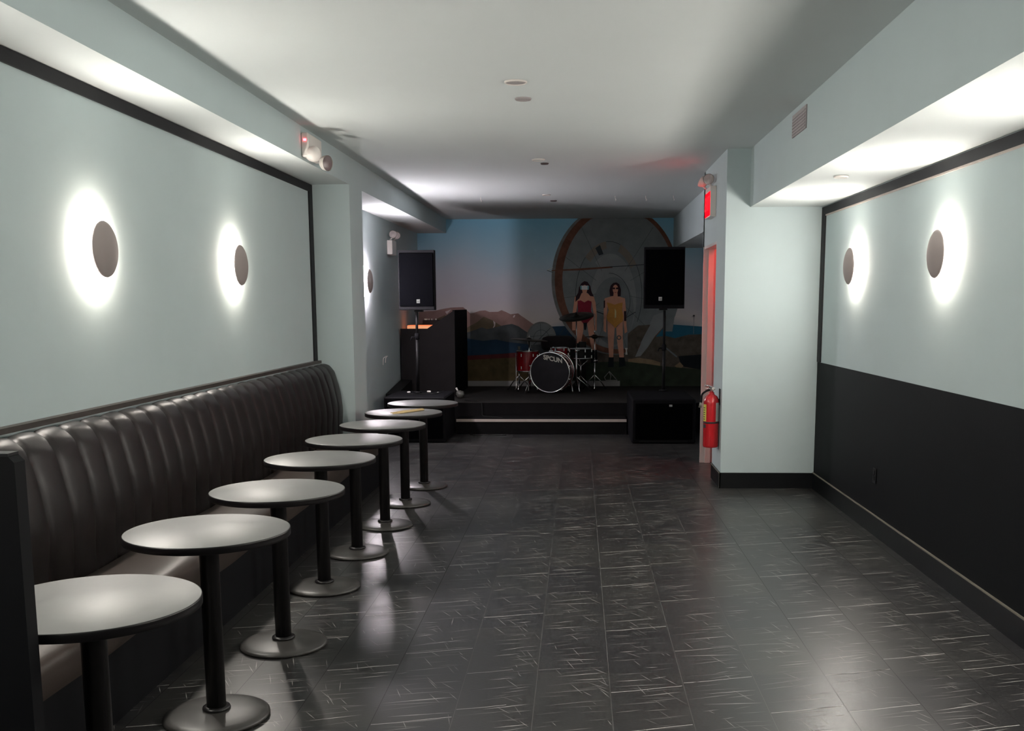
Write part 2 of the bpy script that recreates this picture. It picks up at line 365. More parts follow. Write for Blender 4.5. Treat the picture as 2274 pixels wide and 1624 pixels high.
c_gold = mcol('gold_leotard', (.36, .17, .045), .15, 30); c_vis = mcol('visor_white', (.55, .55, .50), .1); c_teal = mcol('visor_teal', (.10, .22, .25), .1)
c_boot = mcol('boot_black', (.01, .012, .014), .1); c_snow = mcol('snow', (.42, .36, .36), .1); c_tan = mcol('tan_earth', (.17, .12, .075), .4, 12); c_post = mcol('pale_post', (.4, .4, .38), .1)
c_hi = mcol('leotard_sheen', (.52, .38, .20), .1)
mpoly([(925, 486.5), (1640, 486.5), (1640, 861), (925, 861)], SKY)
mpoly([(1180, 727), (1240, 724), (1300, 722), (1300, 800), (1180, 800)], c_blue)
mpoly([(925, 693), (945, 691), (963, 690), (981, 686), (998, 683), (1018, 682), (1027, 682), (1033, 687), (1043, 696), (1052, 694), (1064, 690), (1076, 689), (1086, 692.5), (1105, 692), (1113, 688.5), (1123, 692.5), (1133, 697.5), (1150, 695.5), (1157, 701), (1164, 705.5), (1182, 718), (1200, 727), (1215, 735), (1215, 780), (925, 780)], c_mtn)
mpoly([(925, 720), (950, 715), (985, 700), (1005, 712), (1030, 730), (1036, 727), (1058, 715), (1073, 703), (1090, 710), (1110, 722), (1130, 735), (1130, 790), (925, 790)], c_mt2)
mpoly([(1094, 712), (1099, 716), (1098, 724), (1092, 731), (1096, 722)], c_snow); mpoly([(1141, 699), (1144, 700), (1141, 705), (1138, 704)], c_snow)
mpoly([(986, 692), (1000, 687), (990, 698)], c_snow)
mpoly([(1036, 738), (1055, 732), (1068, 727), (1080, 731), (1098, 727), (1118, 722), (1136, 719), (1150, 724), (1166, 735), (1184, 746), (1205, 757), (1230, 765), (1230, 800), (925, 800), (925, 745), (980, 735)], c_dark)
mpoly([(925, 757), (1036, 752), (1070, 757), (1100, 754), (1130, 760), (1180, 765), (1300, 768), (1300, 820), (925, 820)], c_blue)
mpoly([(925, 795), (1045, 790), (1100, 787), (1150, 783), (1300, 777), (1300, 861), (925, 861)], c_redb)
mpoly([(925, 806), (1045, 800), (1085, 797), (1130, 795), (1190, 792), (1300, 790), (1300, 861), (925, 861)], c_grass)
mpoly([(1440, 722), (1480, 718), (1500, 720), (1560, 724), (1640, 726), (1640, 760), (1440, 760)], c_hill)
mpoly([(1275, 790), (1330, 775), (1380, 745), (1420, 735), (1445, 748), (1480, 745), (1500, 750), (1530, 742), (1560, 741), (1640, 745), (1640, 861), (1275, 861)], c_rock)
# small dish
mline(1228, 770, 1262, 712, 1, c_ln); mline(1245, 770, 1270, 722, 1, c_ln); mline(1257, 675, 1257, 725, .8, c_ln)
mell(1202, 750, 33, 36, c_rimg); mell(1202, 751, 30, 33, c_dish); mline(1178, 772, 1222, 728, 1.2, c_ln); mline(1200, 718, 1202, 784, .7, c_ln); mline(1172, 748, 1232, 742, .7, c_ln)
marc(1202, 752, 18, 20, .8, c_ln, 180, 360, 0); mpoly([(1178, 766), (1215, 764), (1225, 790), (1182, 792)], c_dark)
# big dish
mell(1365, 622, 140, 165, c_rimg, top=486.5, n=72); mell(1369, 622, 137, 163, c_rim, top=486.5, n=72); mell(1373, 622, 124, 153, c_dish, top=486.5, n=72)
marc(1365, 622, 140, 165, 4, c_rimg, 110, 250)
marc(1352, 655, 74, 118, 1.0, c_ln, 150, 390); marc(1352, 655, 74, 118, 16, c_dish3, 225, 265); marc(1352, 655, 74, 118, 16, c_dish3, 290, 325)
mell(1355, 668, 58, 104, c_dish2); marc(1355, 668, 58, 104, 14, c_dish, 195, 235); mell(1362, 690, 46, 75, c_dish)
marc(1352, 668, 48, 62, 1.0, c_ln, 270, 430, 0); mpoly([(1322, 552), (1332, 545), (1340, 565), (1330, 568)], c_ln)
for a in (20, 50, 80, 110, 140, 165, 200, 230, 310, 340):
    t = math.radians(a); x0, y0 = 1362 + 40 * math.cos(t), 640 + 50 * math.sin(t); x1, y1 = 1370 + 122 * math.cos(t), 622 + 150 * math.sin(t)
    if y1 > 487: mline(x0, y0, x1, y1, .55, c_ln)
mpoly([(1225, 600), (1290, 596), (1360, 591.5), (1360, 595), (1290, 600.5), (1225, 602)], c_rim); mline(1355, 593, 1430, 588, 1.6, c_ln)
mline(1215, 600.5, 1228, 594, 1, c_post); mline(1215, 600.5, 1228, 605, 1.2, c_ln)
mpoly([(1498, 640), (1512, 660), (1500, 700), (1484, 735), (1478, 735), (1480, 690)], c_dish)
mpoly([(1452, 700), (1478, 690), (1474, 725), (1456, 745), (1440, 770), (1424, 790), (1412, 792), (1425, 760)], c_dish2)
mpoly([(1395, 740), (1418, 722), (1445, 720), (1430, 748), (1412, 785), (1395, 790)], c_rock)
mpoly([(1478, 735), (1490, 712), (1500, 690), (1494, 735)], c_dish)
mline(1390, 705, 1412, 692, 1.6, c_ln); mline(1322, 690, 1350, 700, 2, c_ln); mline(1322, 684, 1350, 692, 1.4, c_dish2)
mpoly([(1396, 797), (1420, 794), (1450, 798), (1468, 804), (1468, 812), (1430, 806), (1396, 806)], c_tan)
mpoly([(1478, 768), (1506, 790), (1504, 793), (1477, 771)], c_dish)
mpoly([(1508, 790), (1560, 786), (1640, 790), (1640, 835), (1515, 812)], c_boot); mpoly([(1500, 812), (1512, 803), (1520, 812), (1512, 820)], c_tan)
mpoly([(1275, 806), (1390, 802), (1470, 812), (1560, 820), (1640, 822), (1640, 861), (1275, 861)], c_dgr)
mline(1541, 702, 1541, 740, .8, c_dish2); mell(1541, 700, 2, 1.6, c_ln)
mpoly([(1389, 772), (1395, 772), (1393.5, 778), (1395, 787), (1390, 787), (1391, 778)], c_post)
# figures
mpoly([(1279, 703), (1290, 708), (1297, 714), (1296, 735), (1290, 762), (1281, 763), (1279, 735)], c_skin)
mpoly([(1303, 712), (1319, 702), (1321, 735), (1325, 777), (1315, 778), (1308, 742)], c_skin)
mpoly([(1280, 762), (1291, 761), (1293, 800), (1278, 800)], c_boot); mpoly([(1314, 777), (1326, 776), (1328, 806), (1313, 806)], c_boot)
mpoly([(1277, 658), (1284, 660), (1283, 672), (1279, 700), (1278, 733), (1271, 733), (1271, 700)], c_skin)
mpoly([(1312, 655), (1319, 658), (1323, 672), (1326, 700), (1326, 733), (1321, 734), (1320, 703), (1315, 675)], c_skin)
mpoly([(1277, 659), (1292, 651), (1304, 651), (1319, 658), (1316, 672), (1298, 674), (1281, 671)], c_skin)
mpoly([(1283, 668), (1290, 666.5), (1298, 671), (1306, 666.5), (1314, 669), (1313, 690), (1319, 702), (1310, 711), (1303, 719), (1297, 719), (1288, 709), (1279, 702), (1284, 690)], c_red)
mpoly([(1296, 716), (1304, 716), (1302, 732), (1298, 732)], c_boot)
mpoly([(1284, 650), (1286, 638), (1291, 629), (1298, 624), (1305, 626), (1311, 635), (1314, 648), (1319, 658), (1311, 657), (1305, 650), (1292, 650), (1287, 662), (1278, 670), (1279, 658)], c_hair)
mell(1298.5, 642, 5.8, 9.5, c_skin); mpoly([(1294, 648), (1303, 648), (1304, 656), (1293, 656)], c_skin); mpoly([(1290, 634), (1307, 634), (1307, 643), (1290, 643)], c_vis)
mpoly([(1288.5, 635), (1292, 634.5), (1292, 643), (1289, 642)], c_teal); mpoly([(1305, 634.5), (1308.5, 635), (1308, 642), (1305, 643)], c_teal)
mpoly([(1349, 711), (1357, 718), (1366, 727), (1364, 755), (1363, 794), (1354, 796), (1351, 755)], c_skin); mpoly([(1369, 727), (1384, 711), (1384, 748), (1387, 794), (1377, 796), (1371, 755)], c_skin)
mpoly([(1353, 793), (1364, 793), (1364, 815), (1351, 815)], c_boot); mpoly([(1376, 793), (1388, 793), (1391, 812), (1376, 815)], c_boot)
mpoly([(1343, 662), (1350, 664), (1350, 680), (1347, 712), (1347, 738), (1341, 734), (1341, 690)], c_skin)
mpoly([(1381, 664), (1388, 662), (1391, 690), (1392, 722), (1394, 736), (1388, 740), (1385, 715), (1383, 690)], c_skin)
mpoly([(1386, 690), (1391, 690), (1391.5, 712), (1386.5, 712)], c_hair); mpoly([(1341, 668), (1344, 666), (1344, 682), (1341, 684)], c_hair)
mpoly([(1343, 662), (1360, 657), (1372, 657), (1388, 662), (1384, 676), (1347, 676)], c_skin)
mpoly([(1348, 671), (1357, 673), (1365, 676), (1374, 673), (1383, 671), (1382, 688), (1385, 702), (1384, 712), (1372, 722), (1367, 728), (1362, 722), (1349, 711), (1348, 702), (1352, 688)], c_gold)
mpoly([(1365.5, 684), (1369, 690), (1369, 704), (1365.5, 706)], c_hi)
mpoly([(1355, 657), (1353.5, 645), (1356, 634), (1362, 628), (1369, 627), (1375, 631), (1379, 643), (1378.5, 657), (1372, 658), (1362, 657)], c_hair)
mell(1366.8, 642, 6, 10, c_skin); mpoly([(1363, 648), (1371, 648), (1372, 658), (1362, 658)], c_skin)
mell(1363.3, 640, 2.8, 2, c_hair); mell(1370.6, 640, 2.8, 2, c_hair); mpoly([(1363, 648.4), (1370, 648.4), (1367, 650)], c_red)
mell(1375.5, 749, 5, 5, c_dark); mell(1375.5, 749, 3, 3, c_skin)
o = mur.build('wall_mural', mmats); tag(o, 'wide painted mural of mountains, a giant dish antenna and two women in leotards', 'mural')

# ------------------------------------------------------------------ stage
st = thing('stage', 'low black stage platform across the room in front of the mural', 'stage', (0, 13.3, 0))
b = MB().box(-2.43, 2.395, 0, YM - 13.3 - .03, 0, .354); b.build('platform', M['stage'], st)
MB().box(-2.43, 2.395, -.008, YM - 13.3 - .03, .354, .360).build('platform_top', M['stagetop'], st)
stp = MB().box(-1.53, .60, -.43, -.005, 0, .192).build('step', M['stage'], st)
MB().box(-1.53, .60, -.436, -.43, .158, .192).build('edge_strip', M['strip'], stp)['label'] = 'pale worn edging strip'

# ------------------------------------------------------------------ sconces
def sconce(loc, rotz, label, glow, lamp):
    t = thing('wall_sconce', label, 'wall lamp', loc, rotz, 'round wall sconces')
    MB().lathe([(0.001, 0), (.172, 0), (.18, .003), (.18, .008), (.172, .011), (.001, .012)], ax=(1, 0, 0), n=48).build('added_halo_plate', glow, t)  # added glowing plate, stands in for the halo cast on the wall
    MB().lathe([(.135, .052), (.1365, .056), (.134, .061), (.120, .070), (.098, .078), (.065, .086), (.03, .090), (.001, .091), ], ax=(1, 0, 0), n=48).lathe([(.135, .052), (.12, .058), (.001, .064)], ax=(1, 0, 0), n=48).build('shade', M['shade'], t)
    MB().cyl((.0125, 0, 0), (.046, 0, 0), .035, n=20).build('stem', M['white'], t)
    MB().lathe([(.001, .048), (.112, .048), (.112, .054), (.001, .056)], ax=(1, 0, 0), n=40).build('lamp', lamp, t)
    return t
ZS = 1.878
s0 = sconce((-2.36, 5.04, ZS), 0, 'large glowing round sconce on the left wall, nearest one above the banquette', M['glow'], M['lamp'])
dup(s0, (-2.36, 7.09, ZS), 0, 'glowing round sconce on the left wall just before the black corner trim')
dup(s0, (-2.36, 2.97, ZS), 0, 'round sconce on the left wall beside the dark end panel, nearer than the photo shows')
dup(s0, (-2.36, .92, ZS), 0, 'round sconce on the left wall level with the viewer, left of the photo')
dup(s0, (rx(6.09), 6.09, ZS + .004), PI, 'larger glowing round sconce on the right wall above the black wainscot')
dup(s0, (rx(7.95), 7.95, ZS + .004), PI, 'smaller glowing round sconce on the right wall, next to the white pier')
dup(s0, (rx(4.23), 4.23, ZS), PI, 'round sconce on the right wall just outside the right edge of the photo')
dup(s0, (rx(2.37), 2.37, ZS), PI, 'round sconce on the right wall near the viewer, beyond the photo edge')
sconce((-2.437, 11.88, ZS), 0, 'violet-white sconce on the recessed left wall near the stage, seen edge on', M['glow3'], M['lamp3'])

# red lamp in the niche behind the doorway
t = thing('red_bulb_lamp', 'bare red bulb glowing inside the doorway behind the white pier', 'lamp', (2.05, 10.05, ZC - .001))
MB().cyl((0, 0, -.12), (0, 0, 0), .02).build('socket', M['white'], t)
MB().lathe([(.001, -.24), (.03, -.23), (.042, -.19), (.03, -.14), (.018, -.12)], n=20).build('bulb', M['redlamp'], t)

# ------------------------------------------------------------------ banquette
bq = thing('banquette', 'long dark brown vinyl banquette with channelled back along the left wall', 'bench', (-2.36, 2.6, 0))
Y1 = 9.27 - 2.6
prof = [(.23, .44), (.232, .57), (.238, .70), (.218, .843), (.184, .98), (.160, 1.035), (.128, 1.072), (.09, 1.089), (.066, 1.087), (.05, 1.07)]
# smooth profile
def cat(P, n):
    out = []
    for i in range(len(P) - 1):
        p0 = P[max(i - 1, 0)]; p1 = P[i]; p2 = P[i + 1]; p3 = P[min(i + 2, len(P) - 1)]
        for k in range(n):
            t = k / n
            out.append(tuple(.5 * (2 * p1[a] + (p2[a] - p0[a]) * t + (2 * p0[a] - 5 * p1[a] + 4 * p2[a] - p3[a]) * t * t + (3 * p1[a] - p0[a] - 3 * p2[a] + p3[a]) * t ** 3) for a in range(len(p1))))
    out.append(P[-1]); return out
pp = cat(prof, 3); NR = 33; RW = Y1 / NR; K = 10
vs, fs = [], []
for j in range(NR * K + 1):
    y = j * RW / K; u = (j % K) / K; bul = .014 * (math.sin(PI * u) ** .36)
    for i, (x, z) in enumerate(pp):
        a = pp[max(i - 1, 0)]; c = pp[min(i + 1, len(pp) - 1)]; dx, dz = c[0] - a[0], c[1] - a[1]; L = math.hypot(dx, dz)
        nx, nz = dz / L, -dx / L; f = 1 if i < len(pp) - 4 else .5
        wob = .0015 * math.sin(j * .37 + i * 1.3)
        vs.append((x + nx * (bul * f - .014) + wob, y, z + nz * (bul * f - .014)))
W = len(pp)
for j in range(NR * K):
    for i in range(W - 1): fs.append((j * W + i, j * W + i + 1, (j + 1) * W + i + 1, (j + 1) * W + i))
b = MB().add(vs, fs, 0, True)
for yy, jj in ((0, 0), (Y1, NR * K)):    # end caps
    ring = [vs[jj * W + i] for i in range(W)]; b.add(ring + [(.012, yy, 1.07), (.012, yy, .44)], [tuple(range(W + 2))], 0)
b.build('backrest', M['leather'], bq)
b = MB(); P = cat([(.235, .452), (.34, .462), (.46, .462), (.55, .455), (.595, .432), (.61, .39), (.60, .33), (.588, .30)], 4)
NS = 60; vs = []; fs = []
for j in range(NS + 1):
    for (x, z) in P: vs.append((x + .002 * math.sin(j * .9), j * Y1 / NS, z + .0035 * math.sin(j * .55 + x * 9)))
W = len(P)
for j in range(NS):
    for i in range(W - 1): fs.append((j * W + i, j * W + i + 1, (j + 1) * W + i + 1, (j + 1) * W + i))
b.add(vs, fs, 0, True)
for yy in (0, Y1): b.add([(x, yy, z) for x, z in P] + [(.235, yy, .30)], [tuple(range(W + 1))], 0)
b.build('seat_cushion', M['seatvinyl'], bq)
MB().box(.02, .57, .01, Y1 - .01, 0, .30).build('base', M['panel'], bq)
MB().box(.002, .047, 0, Y1 + .0, 1.092, 1.116).build('rail', M['wood_rail'], bq)
ep = thing('end_panel', 'tall dark end panel closing the near end of the banquette', 'partition', (-2.36, 2.488, 0))
b = MB().prism([(.003, 0), (.96, 0), (.96, 1.217), (.945, 1.232), (.003, 1.232)], 0, .05, axis='y'); b.build('panel', M['panel'], ep)
MB().box(.003, .945, 0.0, .05, 1.2325, 1.24).build('cap', M['trim'], ep)

# ------------------------------------------------------------------ tables
def make_table(loc, label):
    t = thing('pedestal_table', label, 'table', loc, 0, 'round pedestal tables along the banquette')
    R = .3085; zt = .7534
    MB().lathe([(.001, zt), (R - .003, zt), (R - .0015, zt - .0008)], n=96).build('tabletop', M['laminate'], t)
    MB().lathe([(R - .0015, zt - .0008), (R + .0005, zt - .002), (R + .0012, zt - .005), (R + .0012, zt - .027), (R - .003, zt - .029), (.001, zt - .029)], n=96).build('edge_band', M['edge'], t)
    MB().lathe([(.001, zt - .0295), (.10, zt - .0295), (.10, zt - .034), (.045, zt - .045), (.037, zt - .05), (.037, .03), (.001, .03)], n=28).build('column', M['powder'], t)
    MB().lathe([(.0375, .05), (.052, .047), (.054, .040), (.05, .034)], n=28).build('collar', M['powder'], t)
    MB().lathe([(.001, .036), (.05, .036), (.12, .031), (.17, .026), (.194, .020), (.203, .014), (.204, .007), (.200, .003), (.19, .0005), (.001, .0005)], n=64).build('base', M['cast'], t)
    return t
TB = [(-1.415, 2.864), (-1.418, 3.831), (-1.401, 4.705), (-1.452, 5.715), (-1.439, 6.545), (-1.414, 7.397), (-1.406, 8.254), (-1.372, 9.06)]
TL = ['round pedestal table nearest the viewer, its left side cut off by the dark end panel',
      'round pedestal table second nearest the viewer, whose whole floor base shows in the lower left',
      'round pedestal table third nearest the viewer in the row along the banquette',
      'round pedestal table fourth from the viewer, just behind the third one in the row',
      'round pedestal table fifth from the viewer, in front of the banquette far half',
      'round pedestal table sixth from the viewer, in front of the banquette far end',
      'round pedestal table beside the left pier with two drumsticks lying on it',
      'farthest dim round pedestal table, standing in front of the left subwoofer']
t0 = make_table((*TB[0], 0), TL[0])
for p, l in list(zip(TB, TL))[1:]: dup(t0, (*p, 0), 0, l)
# drumsticks
def stick(p, q, label):
    p, q = Vector(p), Vector(q); d = q - p; L = d.length
    o = MB().lathe([(.001, 0), (.006, .001), (.0078, .006), (.0078, L * .72), (.004, L - .02), (.0028, L - .014), (.0045, L - .006), (.003, L - .001), (.001, L)], c=p, ax=d, n=12).build('drumstick', M['wood'])
    return tag(o, label, 'drumstick', 'drumsticks on the table')
stick((-1.276, 8.415, .7617), (-1.484, 8.10, .7617), 'wooden drumstick lying on the seventh table, the one farther from the viewer')
stick((-1.262, 8.385, .7617), (-1.455, 8.03, .7617), 'wooden drumstick lying on the seventh table, the one nearer the viewer')

# ------------------------------------------------------------------ speakers
def speaker(loc, label, w, h, d, bad, bm_):
    t = thing('loudspeaker', label, 'speaker', loc, 0)
    b = MB(); tp = .78
    for (z0, z1) in ((0, h),):
        b.prism([(-w / 2, 0), (w / 2, 0), (w / 2, d * .35), (w / 2 * tp, d), (-w / 2 * tp, d), (-w / 2, d * .35)], z0, z1)
    b.build('case', M['spkcase'], t)
    MB().bbox(-w / 2 + .012, w / 2 - .012, -.014, -.001, .045, h - .035, .006).build('grille', M['spk'], t)
    MB().box(-w / 2 + .01, w / 2 - .01, -.012, -.001, .008, .036).build('lower_trim', M['spkcase'], t)
    x, z, s = bad
    b = MB().bbox(x - s, x + s, -.018, -.0145, z - s * 1.1, z + s * 1.1, .001)
    bd = b.build('badge', bm_, t)
    MB().box(x - s * .6, x + s * .6, -.0192, -.0182, z - s * .25, z + s * .1).build('badge_mark', M['print'], bd)
    MB().box(-.05, .05, d * .3, d * .3 + .1, -.02, -.001).build('pole_socket', M['steel'], t)
    return t
speaker((-1.941, 12.50, 1.548), 'black loudspeaker on the left pole in front of the left wall', .432, .71, .36, (.02, .105, .020), M['dbadge'])
speaker((1.065, 13.10, 1.555), 'black loudspeaker on the right pole, covering part of the mural', .50, .755, .38, (-.05, .12, .021), M['badge'])
def stand(loc, z1, label, zc):
    t = thing('speaker_pole', label, 'speaker stand', loc, 0)
    MB().cyl((0, 0, .02), (0, 0, zc), .021).build('lower_tube', M['steel'], t)
    MB().cyl((0, 0, zc), (0, 0, z1), .016).build('upper_tube', M['steel'], t)
    cl = MB().lathe([(.0215, -.05), (.03, -.045), (.03, .02), (.018, .03)], c=(0, 0, zc)).build('collar', M['spkcase'], t)
    MB().tube([(-.028, 0, zc - .02), (-.06, -.005, zc - .02), (-.075, -.005, zc - .06)], .009).build('knob', M['spkcase'], cl)
    MB().lathe([(.001, .022), (.05, .018), (.06, .001), (.001, .001)], n=24).build('foot', M['steel'], t)
    return t
stand((-1.965, 12.62, .5425), 1.527 - .5425, 'black pole holding the left loudspeaker, planted on the left subwoofer', .70)
stand((1.075, 13.16, .5215), 1.534 - .5215, 'black pole holding the right loudspeaker, planted on the right subwoofer', .56)
t = thing('subwoofer', 'large black subwoofer box on the floor at the right end of the stage', 'speaker', (.99, 12.0, 0))
MB().bbox(-.37, .37, 0, 1.27, .002, .52, .015).build('case', M['spkcase'], t)
MB().bbox(-.33, .33, -.012, -.001, .05, .47, .006).build('grille', M['spk'], t)
MB().box(.06, .095, -.0165, -.0125, .435, .458).build('badge', M['badge'], t)
MB().box(-.28, .28, -.006, -.001, .02, .035).build('lower_trim', M['steel'], t)
t = thing('subwoofer', 'large black subwoofer box on the floor behind the farthest table', 'speaker', (-1.918, 12.035, 0))
MB().bbox(-.362, .362, 0, .92, .002, .541, .015).build('case', M['spkcase'], t)
MB().bbox(-.33, .33, -.012, -.001, .05, .49, .006).build('grille', M['spk'], t)
o = MB().prism([(12.97, .361), (14.1, .361), (14.1, .60), (12.97, .50)], -2.43, -2.28, axis='x').build('floor_monitor', M['gear']); tag(o, 'low wedge-shaped black box against the left wall by the booth', 'box')

# ------------------------------------------------------------------ dj booth
t = thing('dj_booth', 'dark grey dj booth with a sloped side on the left of the stage', 'booth', (-1.69, 14.18, .3605))
MB().prism([(-.745, 0), (-.745, .93), (-.375, .93), (0, 1.18), (0, 0)], 0, .03, axis='y').build('front_panel', M['booth'], t)
MB().box(-.03, 0, .03, 1.6, 0, 1.18).build('side_panel', M['boothside'], t)['label'] = 'black side panel'
MB().box(-.72, -.03, .03, 1.0, .86, .885).build('desk', M['booth'], t)
ct = thing('dj_controller', 'controller with orange lamplight painted on, lying on the dj booth desk', 'controller', (-2.21, 14.50, 1.2465))
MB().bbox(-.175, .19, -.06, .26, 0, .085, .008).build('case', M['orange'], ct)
MB().box(-.170, .185, -.066, -.0605, .004, .078).build('front_face', M['orange2'], ct)['label'] = 'front face with paler orange lamplight painted in'
mx = thing('dj_mixer', 'black mixer with white markings behind the lamplit controller', 'mixer', (-2.1, 14.86, 1.2465))
MB().bbox(-.13, .16, 0, .25, 0, .15, .006).build('case', M['gear'], mx)
for x in (-.1, -.085, -.07, -.04, .0, .06):
    MB().cyl((x, .03, .15), (x, .03, .17), .008, n=10).build('knob', M['white'], mx)

# ------------------------------------------------------------------ drum kit
ZST = .3603
YB = 14.66
yaw = math.radians(-10)
bd = thing('bass_drum', 'red bass drum with black front head lettered in white', 'drum', (-.408, YB, ZST), yaw)
c = (0, 0, .298)
MB().lathe([(.272, .03), (.272, .37)], c=c, ax=(0, 1, 0), n=64).lathe([(.265, .03), (.265, .37)], c=c, ax=(0, 1, 0), n=64).build('shell', M['red'], bd)
MB().lathe([(.001, .012), (.262, .012), (.272, .016), (.272, .022)], c=c, ax=(0, 1, 0), n=64).build('drumhead', M['head'], bd)
for y0, y1 in ((0, .035), (.36, .395)):
    MB().lathe([(.272, y0), (.288, y0), (.291, y0 + .004), (.291, y1), (.272, y1), (.272, y0)], c=c, ax=(0, 1, 0), n=64).build('hoop', M['strip' if 0 else 'chrome'], bd)
for k in range(10):
    a = 2 * PI * (k + .5) / 10; x, z = .297 * math.cos(a), .298 + .297 * math.sin(a)
    if z < .02: continue
    MB().bbox(x - .010, x + .010, -.010, .03, z - .010, z + .010, .003).build('claw', M['chrome'], bd)
    MB().cyl((x * .98, .03, .298 + (z - .298) * .98), (x * .98, .37, .298 + (z - .298) * .98), .004, n=8).build('tension_rod', M['chrome'], bd)
for s in (-1, 1):
    MB().tube([(s * .27, .12, .22), (s * .33, -.02, .08), (s * .345, -.05, .012)], .008).build('spur', M['chrome'], bd)
MB().bbox(-.025, .03, .08, .17, .572, .612, .006).build('tom_mount', M['chrome'], bd)
mtx = Matrix.Translation((.052, .0085, .298 + .188)) @ Matrix.Rotation(math.radians(11), 4, 'Y') @ Matrix.Rotation(PI / 2, 4, 'X')
textobj('lettering', 'SPCUN', .088, M['logo'], bd, mtx, ext=.0008, shear=-.25, bold=.0028, sx=1.0)['label'] = 'white block lettering on the drumhead'

def drum(name, label, loc, r, h, shell, nl, rotz=0):
    t = thing(name, label, 'drum', loc, rotz)
    MB().lathe([(r, .01), (r, h - .01)], n=48).build('shell', shell, t)
    MB().lathe([(.001, h - .006), (r, h - .006), (r - .002, .006), (.001, .006)], n=48).build('drumhead', M['head'], t)
    for z in (0, h - .012): MB().lathe([(r, z), (r + .007, z), (r + .007, z + .014), (r, z + .014), (r, z)], n=48).build('hoop', M['chrome'], t)
    for k in range(nl):
        a = 2 * PI * (k + .5) / nl - PI / 2; x, y = (r + .008) * math.cos(a), (r + .008) * math.sin(a)
        for z in (h * .2, h * .8): MB().bbox(x - .008, x + .008, y - .008, y + .008, z - .022, z + .022, .003).build('lug', M['chrome'], t)
    return t
ft = drum('floor_tom', 'red floor tom with chrome legs at the left of the bass drum', (-.74, 15.15, ZST + .285), .165, .30, M['red'], 6)
for a in (200, 320, 80):
    x, y = .178 * math.cos(math.radians(a)), .178 * math.sin(math.radians(a))
    MB().tube([(x, y, .26), (x, y, -.24), (x * 1.15, y * 1.15, -.284)], .007).build('leg', M['chrome'], ft)
sn = drum('snare_drum', 'black snare drum on a stand to the right of the bass drum', (.03, 15.25, ZST + .465), .165, .15, M['gear'], 8)
b = MB().cyl((0, 0, -.3), (0, 0, -.02), .012)
b.build('stand_post', M['chrome'], sn)
for k in range(3):
    a = 2 * PI * k / 3 + .4; MB().tube([(0, 0, -.12), (.14 * math.cos(a), .14 * math.sin(a), -.002)], .006).build('basket_arm', M['chrome'], sn)
    MB().tube([(0, 0, -.25), (.2 * math.cos(a), .2 * math.sin(a), -.46)], .006).build('stand_leg', M['chrome'], sn)
rt = drum('rack_tom', 'small red rack tom mounted above the bass drum', (-.275, 15.205, ZST + .50), .12, .13, M['red'], 6)
MB().tube([(-.03, -.128, .06), (-.05, -.17, .13), (-.09, -.26, .14)], .011).build('mount_arm', M['chrome'], rt)

def tripod(t, z, r, up=.22, angs=(.5, 2.6, 4.7)):
    for a in angs:
        lg = MB().tube([(0, 0, up), (r * .55 * math.cos(a), r * .55 * math.sin(a), up * .55), (r * math.cos(a), r * math.sin(a), .012)], .008).build('leg', M['chrome'], t)
        MB().lathe([(.001, 0), (.012, .002), (.014, .014), (.008, .022)], c=(r * math.cos(a), r * math.sin(a), 0)).build('rubber_foot', M['spkcase'], lg)
def cym_stand(loc, h, label, cr=None, angs=(.5, 2.6, 4.7), r=.17):
    t = thing('cymbal_stand', label, 'stand', loc)
    MB().cyl((0, 0, .1), (0, 0, h * .55), .0125, n=16).build('lower_tube', M['chrome'], t)
    MB().cyl((0, 0, h * .55), (0, 0, h), .0085, n=16).build('upper_tube', M['chrome'], t)
    MB().lathe([(.013, -.02), (.02, -.018), (.02, .018), (.01, .02)], c=(0, 0, h * .55)).build('collar', M['chrome'], t)
    MB().tube([(.015, 0, h * .55), (.045, 0, h * .55 + .01)], .006).build('wing_nut', M['chrome'], t)
    tripod(t, 0, r, angs=angs)
    return t
def cymbal(loc, r, label, rot, name='cymbal'):
    t = thing(name, label, 'cymbal', loc); t.rotation_euler = rot
    MB().lathe([(.001, .028), (.02, .027), (.035, .02), (.045, .010), (r * .6, .004), (r, -.004), (r, -.006), (r * .6, .001), (.045, .006), (.001, .02)], n=56).build('bronze', M['cymbal'], t)
    return t
cym_stand((-.715, 15.05, ZST), .745, 'chrome stand under the left cymbal', r=.2)
c1 = cymbal((-.715, 15.05, ZST + .75), .27, 'dark crash cymbal at the left, level over the floor tom', (math.radians(2), math.radians(4), 0))
MB().lathe([(.001, .03), (.018, .031), (.018, .04), (.006, .045), (.006, .065), (.001, .066)]).build('felt_nut', M['chrome'], c1)
s1 = cym_stand((-.87, 15.2, ZST), .60, 'bare chrome stand without a cymbal at the far left of the kit', r=.2)
MB().lathe([(.009, 0), (.022, .005), (.016, .03), (.024, .045), (.001, .046)], c=(0, 0, .60)).build('felt_top', M['glassy'], s1)
cym_stand((-.03, 14.95, ZST), 1.075, 'tall chrome stand under the high cymbal', r=.22, angs=(.35, 1.75, -1.35))
c2 = cymbal((-.03, 14.95, ZST + 1.08), .25, 'dark high ride cymbal tilted up to the right', (math.radians(14), math.radians(-7), 0))
MB().lathe([(.001, .03), (.018, .031), (.018, .04), (.006, .045), (.006, .065), (.001, .066)]).build('felt_nut', M['gear'], c2)
hs = cym_stand((.237, 15.38, ZST), .77, 'chrome hi-hat stand right of the kit', r=.19)
MB().cyl((0, 0, .82), (0, 0, 1.12), .004, n=10).build('pull_rod', M['chrome'], hs)
MB().cyl((0, 0, .83), (0, 0, .87), .011, n=12).build('clutch', M['chrome'], hs)
hh = cymbal((.237, 15.38, ZST + .785), .155, 'thin closed pair of hi-hat cymbals in front of the red leotard figure', (0, 0, 0), 'hi_hat')
